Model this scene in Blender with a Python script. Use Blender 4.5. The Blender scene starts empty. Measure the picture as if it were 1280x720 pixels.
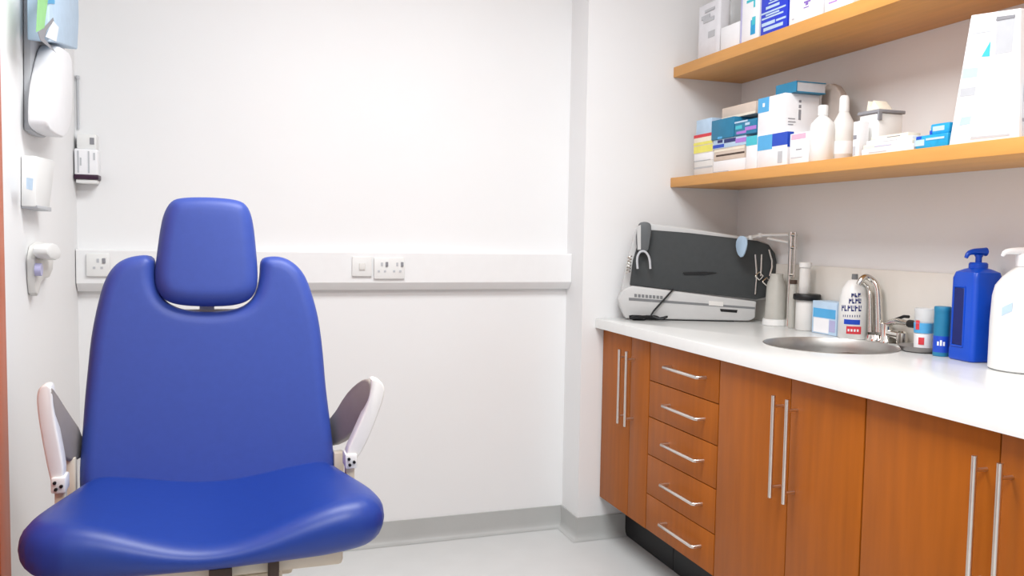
import bpy, bmesh, math, random
from mathutils import Vector, Matrix
from mathutils.geometry import delaunay_2d_cdt
random.seed(7)
C = bpy.context.scene.collection
PI = math.pi

# ------------------------------------------------------------ camera
F = 1043.8; EYE = Vector((0, 0, 1.254))
VR = Vector((0.94535954, -0.32560857, 0.01656518))
VD = Vector((-0.00475091, -0.06456141, -0.99790243))
VF = Vector((0.32599505, 0.94329788, -0.06258068))
cam = bpy.data.cameras.new('camera'); co = bpy.data.objects.new('camera', cam); C.objects.link(co)
cam.sensor_width = 36; cam.lens = F / 1280 * 36; cam.clip_start = .05
co.matrix_world = Matrix((( VR.x, -VD.x, -VF.x, 0), (VR.y, -VD.y, -VF.y, 0), (VR.z, -VD.z, -VF.z, EYE.z), (0, 0, 0, 1)))
bpy.context.scene.camera = co
vs = bpy.context.scene.view_settings
bpy.context.scene.display_settings.display_device = 'sRGB'
vs.view_transform = 'Standard'; vs.look = 'None'; vs.gamma = 1; vs.use_curve_mapping = False
vs.exposure = 0.10
# world
w = bpy.data.worlds.new('world'); bpy.context.scene.world = w; w.use_nodes = True
w.node_tree.nodes['Background'].inputs[0].default_value = (.9, .95, 1, 1)
w.node_tree.nodes['Background'].inputs[1].default_value = .6
# ceiling panel lights (1.2 x 0.6 m LED panels of the room)
CEIL = 2.62
PANELS = [(0.60, 1.75), (0.60, 0.10)]
PW = [38, 38]
for (px_, py_), pw in zip(PANELS, PW):
    l = bpy.data.lights.new('ceiling_panel_light', 'AREA'); l.shape = 'RECTANGLE'; l.size = 1.18; l.size_y = .58
    l.energy = pw; l.color = (.965, .985, 1)
    o = bpy.data.objects.new('ceiling_panel_light', l); C.objects.link(o); o.location = (px_, py_, CEIL - .022)

# geometry read from the photograph: a ray through a pixel met with a plane of the room
def ray(x, y): return (VR * (x - 640) + VD * (y - 360) + VF * F).normalized()
def on(ax, v, x, y):
    r = ray(x, y); return EYE + r * ((v - EYE[ax]) / r[ax])
def onp(P0, N, x, y):
    r = ray(x, y); return EYE + r * ((P0 - EYE).dot(N) / r.dot(N))

# ------------------------------------------------------------ materials
def lin(c):
    out = []
    for v in c:
        v /= 255; out.append(v / 12.92 if v <= .04045 else ((v + .055) / 1.055) ** 2.4)
    return (*out, 1)
MC = {}
def mat(name, rgb, rough=.5, metal=0, var=.04, scale=30, trans=0, ior=1.45, bump=0, stretch=(1, 1, 1), alpha=1, coat=0, spec=.5, sheen=0):
    if name in MC: return MC[name]
    m = bpy.data.materials.new(name); m.use_nodes = True; nt = m.node_tree; b = nt.nodes['Principled BSDF']
    tc = nt.nodes.new('ShaderNodeTexCoord'); mp = nt.nodes.new('ShaderNodeMapping'); mp.inputs['Scale'].default_value = stretch
    nz = nt.nodes.new('ShaderNodeTexNoise'); nz.inputs['Scale'].default_value = scale; nz.inputs['Detail'].default_value = 5
    nt.links.new(tc.outputs['Object'], mp.inputs[0]); nt.links.new(mp.outputs[0], nz.inputs['Vector'])
    cr = nt.nodes.new('ShaderNodeValToRGB'); c = lin(rgb)
    cr.color_ramp.elements[0].position = .3; cr.color_ramp.elements[1].position = .7
    cr.color_ramp.elements[0].color = (*[v * (1 - var) for v in c[:3]], 1)
    cr.color_ramp.elements[1].color = (*[min(1, v * (1 + var)) for v in c[:3]], 1)
    nt.links.new(nz.outputs['Fac'], cr.inputs[0]); nt.links.new(cr.outputs[0], b.inputs['Base Color'])
    b.inputs['Roughness'].default_value = rough; b.inputs['Metallic'].default_value = metal
    b.inputs['Transmission Weight'].default_value = trans; b.inputs['IOR'].default_value = ior
    b.inputs['Alpha'].default_value = alpha; b.inputs['Coat Weight'].default_value = coat
    b.inputs['Specular IOR Level'].default_value = spec; b.inputs['Sheen Weight'].default_value = sheen
    if bump:
        bp = nt.nodes.new('ShaderNodeBump'); bp.inputs['Strength'].default_value = bump; bp.inputs['Distance'].default_value = .002
        nt.links.new(nz.outputs['Fac'], bp.inputs['Height']); nt.links.new(bp.outputs[0], b.inputs['Normal'])
    MC[name] = m; return m
M = lambda n: MC[n]
mat('wall_paint', (236, 236, 236), .6, var=.008, scale=3, bump=.02)
mat('ceiling_paint', (238, 238, 236), .8, var=.01, scale=4)
mat('floor_vinyl', (211, 212, 211), .28, var=.02, scale=9)
mat('skirting_vinyl', (182, 183, 181), .45, var=.03, scale=8)
mat('cabinet_wood', (163, 88, 18), .42, spec=.3, var=.10, scale=6, stretch=(6, 6, .5), bump=.03)
mat('shelf_wood', (214, 154, 80), .42, var=.07, scale=7, stretch=(6, .6, 6), bump=.03)
mat('door_wood', (190, 90, 42), .4, var=.10, scale=7, stretch=(5, 5, .4))
mat('carcass_dark', (60, 34, 18), .6)
mat('kick_black', (22, 22, 24), .5)
mat('worktop_white', (229, 230, 228), .22, var=.01, scale=40)
mat('upstand_cream', (234, 230, 222), .3, var=.01, scale=20)
mat('steel', (190, 188, 184), .42, 1, var=.05, scale=18)
mat('chrome', (215, 212, 206), .16, 1, var=.02)
mat('handle_metal', (228, 222, 216), .28, 1, var=.03)
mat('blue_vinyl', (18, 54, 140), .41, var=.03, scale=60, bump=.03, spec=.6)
mat('blue_vinyl_sheen', (54, 78, 162), .46, var=.03, scale=60, bump=.03, spec=.5)  # seat vinyl again, its sheen on backrest and headrest put into a lighter colour
mat('white_plastic', (232, 232, 230), .35, var=.01)
mat('trunking_plastic', (236, 236, 236), .45, var=.01)
mat('off_white', (222, 220, 216), .5, var=.02)
mat('cream_metal', (218, 208, 190), .4, var=.02)
mat('arm_grey', (150, 143, 137), .55, var=.04)
mat('dark_brown', (74, 58, 48), .5)
mat('black', (18, 18, 20), .45)
mat('foam_dark', (62, 65, 66), .8, var=.05, scale=50)
mat('case_grey', (196, 196, 195), .4, var=.02)
mat('case_dark_grey', (120, 122, 124), .45)
mat('handset_grey', (92, 95, 97), .45)
mat('grey_light', (190, 192, 196), .5)
mat('grey_mid', (140, 140, 145), .5)
mat('pale_blue', (186, 210, 232), .45)
mat('paddle_blue', (176, 200, 222), .35)
mat('sky_blue', (84, 170, 222), .45)
mat('bright_cyan', (30, 158, 212), .35, var=.12, scale=40)
mat('teal', (34, 122, 160), .45, var=.06)
mat('teal_light', (70, 190, 205), .45)
mat('deep_blue', (30, 74, 190), .35)
mat('bottle_blue', (4, 70, 186), .3, var=.03)
mat('slot_blue', (6, 24, 96), .4)
mat('box_blue', (38, 62, 205), .4)
mat('navy', (40, 48, 110), .5)
mat('red', (214, 60, 70), .45)
mat('pink', (238, 178, 200), .5)
mat('lilac', (176, 124, 210), .5)
mat('purple_ink', (140, 110, 190), .5)
mat('yellow', (234, 226, 110), .5)
mat('cream_paper', (238, 230, 212), .6, var=.03)
mat('beige_card', (214, 198, 184), .6, var=.04)
mat('taupe', (176, 166, 158), .6, var=.05)
mat('paper_white', (240, 240, 242), .5, var=.015)
mat('green_pack', (142, 206, 130), .45)
mat('plum', (52, 22, 48), .4)
mat('lavender', (178, 176, 212), .4)
mat('stone', (150, 142, 118), .5, var=.3, scale=60)
mat('frosted', (244, 245, 243), .3, var=.01, trans=.06)
mat('clear_plastic', (235, 240, 243), .12, var=.01, trans=.0, alpha=.28)
mat('clear_pack', (240, 240, 244), .25, var=.03, trans=.12, ior=1.2, bump=.3)
mat('bottle_grey', (214, 212, 204), .25, var=.03, trans=.35)
mat('dish_grey', (150, 146, 144), .3, .6)
mat('lamp_frame', (240, 240, 240), .4)

# ------------------------------------------------------------ mesh helpers
def B(): return bmesh.new()
def smooth(bm, ang=40):
    for f in bm.faces: f.smooth = True
    for e in bm.edges:
        if len(e.link_faces) == 2 and e.calc_face_angle(0) > math.radians(ang): e.smooth = False
def obj(name, bm, mats, parent=None, sm=40, fix=True):
    if not isinstance(mats, (list, tuple)): mats = [mats]
    if fix: bmesh.ops.recalc_face_normals(bm, faces=bm.faces)
    if sm: smooth(bm, sm)
    me = bpy.data.meshes.new(name); bm.to_mesh(me); bm.free()
    for m in mats: me.materials.append(M(m) if isinstance(m, str) else m)
    o = bpy.data.objects.new(name, me); C.objects.link(o)
    if parent is not None:
        o.parent = parent; o.matrix_parent_inverse = Matrix.Translation(-Vector(parent.location)) if parent.type == 'EMPTY' else Matrix()
    return o
def tag(o, label, cat, group=None, kind=None):
    o['label'] = label; o['category'] = cat
    if group: o['group'] = group
    if kind: o['kind'] = kind
    return o
def thing(name, label, cat, loc=(0, 0, 0), group=None):
    o = bpy.data.objects.new(name, None); o.empty_display_size = .05; C.objects.link(o); o.location = loc
    return tag(o, label, cat, group)
def struct(name, bm, m, parent=None, **k):
    o = obj(name, bm, m, parent, **k)
    if parent is None: o['kind'] = 'structure'
    return o
def box(bm, x0, x1, y0, y1, z0, z1, mi=0, bev=0, seg=2):
    t = bmesh.new()
    bmesh.ops.create_cube(t, size=1)
    for v in t.verts: v.co = Vector(((x0 + x1) / 2 + v.co.x * (x1 - x0), (y0 + y1) / 2 + v.co.y * (y1 - y0), (z0 + z1) / 2 + v.co.z * (z1 - z0)))
    if bev: bmesh.ops.bevel(t, geom=t.edges[:] , offset=bev, segments=seg, affect='EDGES', profile=.5)
    merge(bm, t, mi)
def merge(bm, t, mi=0, mtx=None):
    if mtx is not None: bmesh.ops.transform(t, matrix=mtx, verts=t.verts)
    vm = {v: bm.verts.new(v.co) for v in t.verts}
    for f in t.faces:
        try: nf = bm.faces.new([vm[v] for v in f.verts]); nf.material_index = mi if mi is not None else f.material_index
        except ValueError: pass
    t.free()
def lathe(bm, prof, c=(0, 0, 0), mi=0, n=32, sx=1, sy=1, cap=True):
    c = Vector(c); rings = []
    for r, z in prof:
        rings.append([bm.verts.new(c + Vector((r * sx * math.cos(2 * PI * i / n), r * sy * math.sin(2 * PI * i / n), z))) for i in range(n)])
    for a, b in zip(rings, rings[1:]):
        for i in range(n):
            f = bm.faces.new((a[i], a[(i + 1) % n], b[(i + 1) % n], b[i])); f.material_index = mi
    if cap:
        for r in (rings[0], rings[-1]):
            f = bm.faces.new(r); f.material_index = mi
def tube(bm, pts, r, mi=0, n=12, cap=True, smoothit=0):
    pts = [Vector(p) for p in pts]
    for _ in range(smoothit):
        q = [pts[0]]
        for a, b in zip(pts, pts[1:]): q += [a.lerp(b, .25), a.lerp(b, .75)]
        q.append(pts[-1]); pts = q
    rs = r if isinstance(r, (list, tuple)) else [r] * len(pts)
    if len(rs) != len(pts): rs = [rs[0] + (rs[-1] - rs[0]) * i / (len(pts) - 1) for i in range(len(pts))]
    rings = []; ref = None
    for i, p in enumerate(pts):
        t = (pts[min(i + 1, len(pts) - 1)] - pts[max(i - 1, 0)]).normalized()
        if ref is None: ref = t.orthogonal().normalized()
        ref = (ref - t * ref.dot(t)).normalized(); s = t.cross(ref)
        rings.append([bm.verts.new(p + (ref * math.cos(2 * PI * k / n) + s * math.sin(2 * PI * k / n)) * rs[i]) for k in range(n)])
    for a, b in zip(rings, rings[1:]):
        for k in range(n):
            f = bm.faces.new((a[k], a[(k + 1) % n], b[(k + 1) % n], b[k])); f.material_index = mi
    if cap:
        for rr in (rings[0], rings[-1]):
            f = bm.faces.new(rr); f.material_index = mi
def prism(bm, pts, ext, mi=0, bev=0, seg=2):
    t = bmesh.new(); ext = Vector(ext)
    a = [t.verts.new(Vector(p)) for p in pts]; b = [t.verts.new(Vector(p) + ext) for p in pts]
    t.faces.new(a); t.faces.new(b[::-1]); n = len(pts)
    for i in range(n): t.faces.new((a[i], b[i], b[(i + 1) % n], a[(i + 1) % n]))
    bmesh.ops.recalc_face_normals(t, faces=t.faces)
    if bev: bmesh.ops.bevel(t, geom=t.edges[:], offset=bev, segments=seg, affect='EDGES', profile=.5)
    merge(bm, t, mi)
def chaikin(p, k=2):
    for _ in range(k):
        q = []
        for i in range(len(p)):
            a = Vector(p[i]); b = Vector(p[(i + 1) % len(p)]); q += [a.lerp(b, .25), a.lerp(b, .75)]
        p = q
    return p
def resample(p, step):
    out = []; n = len(p)
    L = [0]
    for i in range(n): L.append(L[-1] + (Vector(p[(i + 1) % n]) - Vector(p[i])).length)
    m = max(8, int(L[-1] / step)); j = 0
    for k in range(m):
        t = L[-1] * k / m
        while L[j + 1] < t: j += 1
        a = Vector(p[j]); b = Vector(p[(j + 1) % n]); out.append(a.lerp(b, (t - L[j]) / max(1e-9, L[j + 1] - L[j])))
    return out
def pillow(bm, outline, R, top, bot, to3d, grid=.016, step=.008, pw=2.0):
    """cushion: outline in 2-D, rounded over R at its edge; top / bot give the two faces' heights"""
    P = resample([Vector((p[0], p[1])) for p in outline], step); n = len(P)
    area = sum(P[i].x * P[(i + 1) % n].y - P[(i + 1) % n].x * P[i].y for i in range(n))
    if area < 0: P = P[::-1]
    def dist(q):
        best = 9
        for i in range(n):
            a = P[i]; d = P[(i + 1) % n] - a; t = max(0, min(1, (q - a).dot(d) / d.length_squared)); best = min(best, (a + d * t - q).length)
        return best
    pts = list(P); rows = [.04, .14, .3, .5, .75, 1.0]
    for fr in rows:
        d = R * fr; last = None
        for i in range(n):
            t = (P[(i + 1) % n] - P[i - 1]).normalized(); q = P[i] + Vector((-t.y, t.x)) * d
            if dist(q) > d * .985 and (last is None or (q - last).length > step * .5): pts.append(q); last = q
    def inside(q):
        c = False
        for i in range(n):
            a = P[i]; b = P[(i + 1) % n]
            if (a.y > q.y) != (b.y > q.y) and q.x < (b.x - a.x) * (q.y - a.y) / (b.y - a.y) + a.x: c = not c
        return c
    x0 = min(p.x for p in P); x1 = max(p.x for p in P); y0 = min(p.y for p in P); y1 = max(p.y for p in P)
    x = x0
    while x < x1:
        y = y0
        while y < y1:
            q = Vector((x, y))
            if inside(q) and dist(q) > R * 1.0 + grid * .5: pts.append(q)
            y += grid
        x += grid
    vo, eo, fo, *_ = delaunay_2d_cdt(pts, [(i, (i + 1) % n) for i in range(n)], [], 1, 1e-6)
    def prof(d):
        s = min(1, d / R); return (1 - (1 - s) ** pw) ** (1 / pw)
    ds = [dist(v) if k >= n else 0 for k, v in enumerate(vo)]
    ta, ba = [], []
    for v, d in zip(vo, ds):
        T = top(v.x, v.y); Bz = bot(v.x, v.y); mid = (T + Bz) / 2; s = prof(d)
        a = bm.verts.new(to3d(v.x, v.y, mid + (T - mid) * s)); ta.append(a)
        ba.append(a if d < 1e-5 else bm.verts.new(to3d(v.x, v.y, mid + (Bz - mid) * s)))
    for f in fo:
        bm.faces.new([ta[i] for i in f])
        try: bm.faces.new([ba[i] for i in reversed(f)])
        except ValueError: pass

# ------------------------------------------------------------ room
YB, YP, XW, XL, XP = 3.284, 3.1126, 2.102, -.488, 1.380
YF = -1.6
b = B(); box(b, -1.7, XW + .12, YF - .12, YB + .12, -.08, 0); struct('floor', b, 'floor_vinyl')
b = B(); box(b, -1.7, XW + .12, YF - .12, YB + .12, CEIL, CEIL + .08); struct('ceiling', b, 'ceiling_paint')
b = B(); box(b, XL - .12, XP, YB, YB + .12, 0, CEIL)
box(b, XP, XW + .12, YP, YB + .12, 0, CEIL); struct('wall_back', b, 'wall_paint')
b = B(); box(b, XW, XW + .12, YF, YP, 0, CEIL); struct('wall_right', b, 'wall_paint')
b = B(); box(b, XL - .12, XL, 2.195, YB, 0, CEIL); box(b, XL - .12, XL, 1.2, 2.195, 2.18, CEIL); box(b, XL - .12, XL, YF, 1.2, 0, CEIL)
struct('wall_left', b, 'wall_paint')
mat('wall_low_bounce', (165, 166, 168), .7)  # unseen wall behind the camera, greyed to bounce less light onto the seat front
b = B(); box(b, XL - .12, XW + .12, YF - .12, YF, 0, CEIL); struct('wall_front', b, 'wall_low_bounce')
# wooden door and its frame in the left wall
b = B(); box(b, XL - .11, XL + .012, 2.10, 2.195, 0, 2.18, bev=.003); box(b, XL - .11, XL + .014, 1.2, 1.27, 0, 2.18, bev=.003)
box(b, XL - .11, XL + .014, 1.27, 2.10, 2.1, 2.18, bev=.003); d = struct('door_1', b, 'door_wood')
b = B(); box(b, XL - .08, XL - .04, 1.27, 2.10, .005, 2.1, bev=.002); obj('door_leaf', b, 'door_wood', d)
# skirting with coved foot
def skirt(name, pts, h=.094):
    bm = B(); prof = [(.0, h), (.006, h), (.006, .03), (.010, .014), (.020, .004), (.030, .001), (0, .001)]
    rings = []
    for i, (p, nv) in enumerate(pts):
        rings.append([bm.verts.new((p[0] + nv[0] * o, p[1] + nv[1] * o, z)) for o, z in prof])
    for a, c in zip(rings, rings[1:]):
        for k in range(len(prof)): bm.faces.new((a[k], a[(k + 1) % len(prof)], c[(k + 1) % len(prof)], c[k]))
    bm.faces.new(rings[0]); bm.faces.new(rings[-1]); return struct(name, bm, 'skirting_vinyl', sm=50)
skirt('baseboard_back', [((XL, YB), (0, -1)), ((XP, YB), (-1, -1)), ((XP, YP), (-1, -1)), ((1.60, YP), (0, -1))])
skirt('baseboard_left', [((XL, 2.195), (1, 0)), ((XL, YB), (1, 0))])

# white dado trunking across the back wall
b = B(); TF = YB - .055
pr_ = [(YB, 1.182), (TF + .003, 1.182), (TF, 1.178), (TF, 1.064), (TF + .004, 1.058), (YB - .028, 1.034), (YB, 1.034)]
prism(b, [(XL + .003, y, z) for y, z in pr_], (XP - XL - .004, 0, 0)); struct('trim_1', b, 'trunking_plastic', sm=25)

def socket(label, x0, x1, z0, z1, kind):
    t = thing('wall_socket' if kind != 'switch' else 'wall_switch', label, 'socket' if kind != 'switch' else 'switch', ((x0 + x1) / 2, TF, z0))
    b = B(); box(b, x0, x1, TF - .011, TF, z0, z1, bev=.003); obj('face_plate', b, 'white_plastic', t)
    if kind == 'switch':
        b = B(); m = (x0 + x1) / 2; box(b, m - .012, m + .012, TF - .016, TF - .010, z0 + .025, z1 - .025, bev=.002); obj('rocker', b, 'off_white', t)
    else:
        n = 2 if x1 - x0 > .1 else 1
        for i in range(n):
            c = x0 + (x1 - x0) * (i + .5) / n
            b = B(); box(b, c - .004, c + .004, TF - .0125, TF - .009, z1 - .032, z1 - .018)
            for s in (-1, 1): box(b, c + s * .012 - .004, c + s * .012 + .004, TF - .0125, TF - .009, z0 + .026, z0 + .034)
            obj('socket_holes', b, 'grey_light', t)
            b = B(); box(b, c + .014, c + .024, TF - .015, TF - .010, z1 - .034, z1 - .016, bev=.001); obj('switch_rocker', b, 'grey_mid', t)
socket('white switch plate left of the double socket on the white trunking', .464, .540, 1.088, 1.164, 'switch')
socket('white double socket with small grey switches on the trunking right of the blue chair', .548, .668, 1.078, 1.160, 'double')
socket('white single socket on the trunking at its left end near the corner', -.452, -.378, 1.088, 1.168, 'single')

# ------------------------------------------------------------ cabinets
XC, XT, ZB, ZC, ZT = 1.475, 1.597, .176, .883, .923
def handle_v(y, z0, z1, par):
    b = B(); tube(b, [(XC - .034, y, z0), (XC - .034, y, z1)], .006, n=14)
    for z in (z0 + .03, z1 - .03): tube(b, [(XC - .034, y, z), (XC - .0002, y, z)], .0045, n=10)
    obj('bar_handle', b, 'handle_metal', par)
def cabinet(label, y0, y1, doors=None, drawers=None):
    """y1 > y0 (far side is y1)"""
    t = thing('base_cabinet' if doors else 'drawer_cabinet', label, 'cabinet', ((XC + XW) / 2, (y0 + y1) / 2, 0), 'base cabinets under the worktop')
    b = B(); box(b, XC + .0205, XW - .006, y0 + .0008, y0 + .018, ZB + .001, ZC - .002); box(b, XC + .0205, XW - .006, y1 - .018, y1 - .0008, ZB + .001, ZC - .002)
    box(b, XC + .0205, XW - .006, y0 + .018, y1 - .018, ZB + .001, ZB + .02); box(b, XW - .014, XW - .006, y0 + .018, y1 - .018, ZB + .02, ZC - .002)
    obj('carcass', b, 'carcass_dark', t)
    b = B(); box(b, XT, XT + .016, y0 + .0008, y1 - .0008, .002, ZB - .001); obj('toe_kick', b, 'kick_black', t)
    if doors:
        for (a, c, hy) in doors:
            b = B(); box(b, XC, XC + .019, a + .0015, c - .0015, ZB, ZC - .004, bev=.0012); d = obj('door', b, 'cabinet_wood', t)
            if hy: handle_v(hy, .535, .823, d)
    if drawers:
        for a, c in zip(drawers, drawers[1:]):
            b = B(); box(b, XC, XC + .019, y0 + .0015, y1 - .0015, a + .0015, c - .0015, bev=.0012); d = obj('drawer', b, 'cabinet_wood', t)
            hz = (a + c) / 2 + .004
            if c > .8: hz = .806
            b = B(); ya, yb = 2.553, 2.329
            tube(b, [(XC, ya, hz), (XC - .030, ya, hz), (XC - .034, ya - .006, hz), (XC - .034, yb + .006, hz), (XC - .030, yb, hz), (XC + .0002, yb, hz)], .0056, n=14)
            obj('bar_handle', b, 'handle_metal', d)
cabinet('orange-brown wood cabinet with two narrow doors nearest the back wall', 2.708, YP - .004, doors=[(2.708, 2.8555, 2.827), (2.8555, YP - .004, 2.887)])
cabinet('orange-brown wood unit of five drawers with short bar handles', 2.252, 2.706, drawers=[ZB, .312, .459, .599, .733, ZC - .002])
cabinet('orange-brown wood cabinet with two doors below the sink', 1.618, 2.250, doors=[(1.618, 1.9005, 1.871), (1.9005, 2.250, 1.931)])
cabinet('orange-brown wood cabinet at the right edge below the blue pump bottle', .92, 1.616, doors=[(.92, 1.2435, 1.214), (1.2435, 1.616, 1.273)])
cabinet('orange-brown wood cabinet beyond the right edge of the view', .22, .918, doors=[(.22, .57, .54), (.57, .918, .60)])

# worktop with the sink cut-out
SC = Vector((1.820, 2.163)); SA, SB_ = .203, .203; sang = math.radians(90)
def ell(a, k=1.0, off=0):
    x = (SB_ * k + off) * math.cos(a); y = (SA * k + off) * math.sin(a); return SC.x + x, SC.y + y
def worktop():
    bm = B(); x0, x1, y0, y1 = 1.440, XW - .002, .22, YP - .002
    an = sorted(set([2 * PI * i / 72 for i in range(72)] + [math.atan2(y - SC.y, x - SC.x) % (2 * PI) for x in (x0, x1) for y in (y0, y1)]))
    def rect(a):
        dx, dy = math.cos(a), math.sin(a); t = 1e9
        if dx > 1e-9: t = min(t, (x1 - SC.x) / dx)
        if dx < -1e-9: t = min(t, (x0 - SC.x) / dx)
        if dy > 1e-9: t = min(t, (y1 - SC.y) / dy)
        if dy < -1e-9: t = min(t, (y0 - SC.y) / dy)
        return SC.x + dx * t, SC.y + dy * t
    def ring(fn, z, ins=0):
        out = []
        for a in an:
            x, y = fn(a)
            if ins:
                x = min(max(x, x0 + ins), x1 - ins); y = min(max(y, y0 + ins), y1 - ins)
            out.append(bm.verts.new((x, y, z)))
        return out
    el = lambda a: (SC.x + math.cos(a) * (SA * SB_) / math.hypot(SA * math.cos(a), SB_ * math.sin(a)), SC.y + math.sin(a) * (SA * SB_) / math.hypot(SA * math.cos(a), SB_ * math.sin(a)))
    rs = [ring(el, ZC), ring(rect, ZC), ring(rect, ZT - .005), ring(rect, ZT - .0015, .0015), ring(rect, ZT, .005), ring(el, ZT)]
    rs.append(rs[0]); n = len(an)
    for a, c in zip(rs, rs[1:]):
        for i in range(n): bm.faces.new((a[i], a[(i + 1) % n], c[(i + 1) % n], c[i]))
    return bm
tag(obj('worktop', worktop(), 'worktop_white'), 'long white worktop on the wooden cabinets along the right wall', 'worktop')
t = thing('sink', 'round stainless steel sink bowl set in the white worktop', 'sink', (SC.x, SC.y, ZT - .15))
b = B(); n = 64; prof = [(1.012, .0015), (1.0, .002), (.985, -.002), (.975, -.03), (.95, -.09), (.85, -.135), (.55, -.150), (.12, -.155), (.12, -.160), (.60, -.157), (.89, -.142), (.985, -.09), (.992, -.004)]
rings = [[b.verts.new((SC.x + SB_ * k * math.cos(2 * PI * i / n), SC.y + SA * k * math.sin(2 * PI * i / n), ZT + z)) for i in range(n)] for k, z in prof]
for a, c in zip(rings, rings[1:] + rings[:1]):
    for i in range(n): b.faces.new((a[i], a[(i + 1) % n], c[(i + 1) % n], c[i]))
obj('bowl', b, 'steel', t)
b = B(); lathe(b, [(.0, -.156), (.03, -.156), (.032, -.152), (.024, -.150), (.020, -.154), (0.0, -.154)], (SC.x, SC.y, ZT), cap=False); obj('drain', b, 'chrome', t)
b = B(); box(b, XW - .016, XW - .001, .22, YP - .003, ZT + .0005, 1.160, bev=.002)
tag(obj('splashback', b, 'upstand_cream'), 'low cream splashback strip on the right wall behind the taps', 'splashback')

# shelves
XS = 1.769
for lab, z0, z1 in (('upper thick wooden wall shelf, the one nearer the ceiling', 1.920, 1.962), ('lower thick wooden wall shelf above the taps', 1.467, 1.506)):
    b = B(); box(b, XS, XW - .001, .3, YP - .002, z0, z1, bev=.0015); tag(obj('wall_shelf', b, 'shelf_wood'), lab, 'shelf', 'thick wooden wall shelves')

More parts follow.
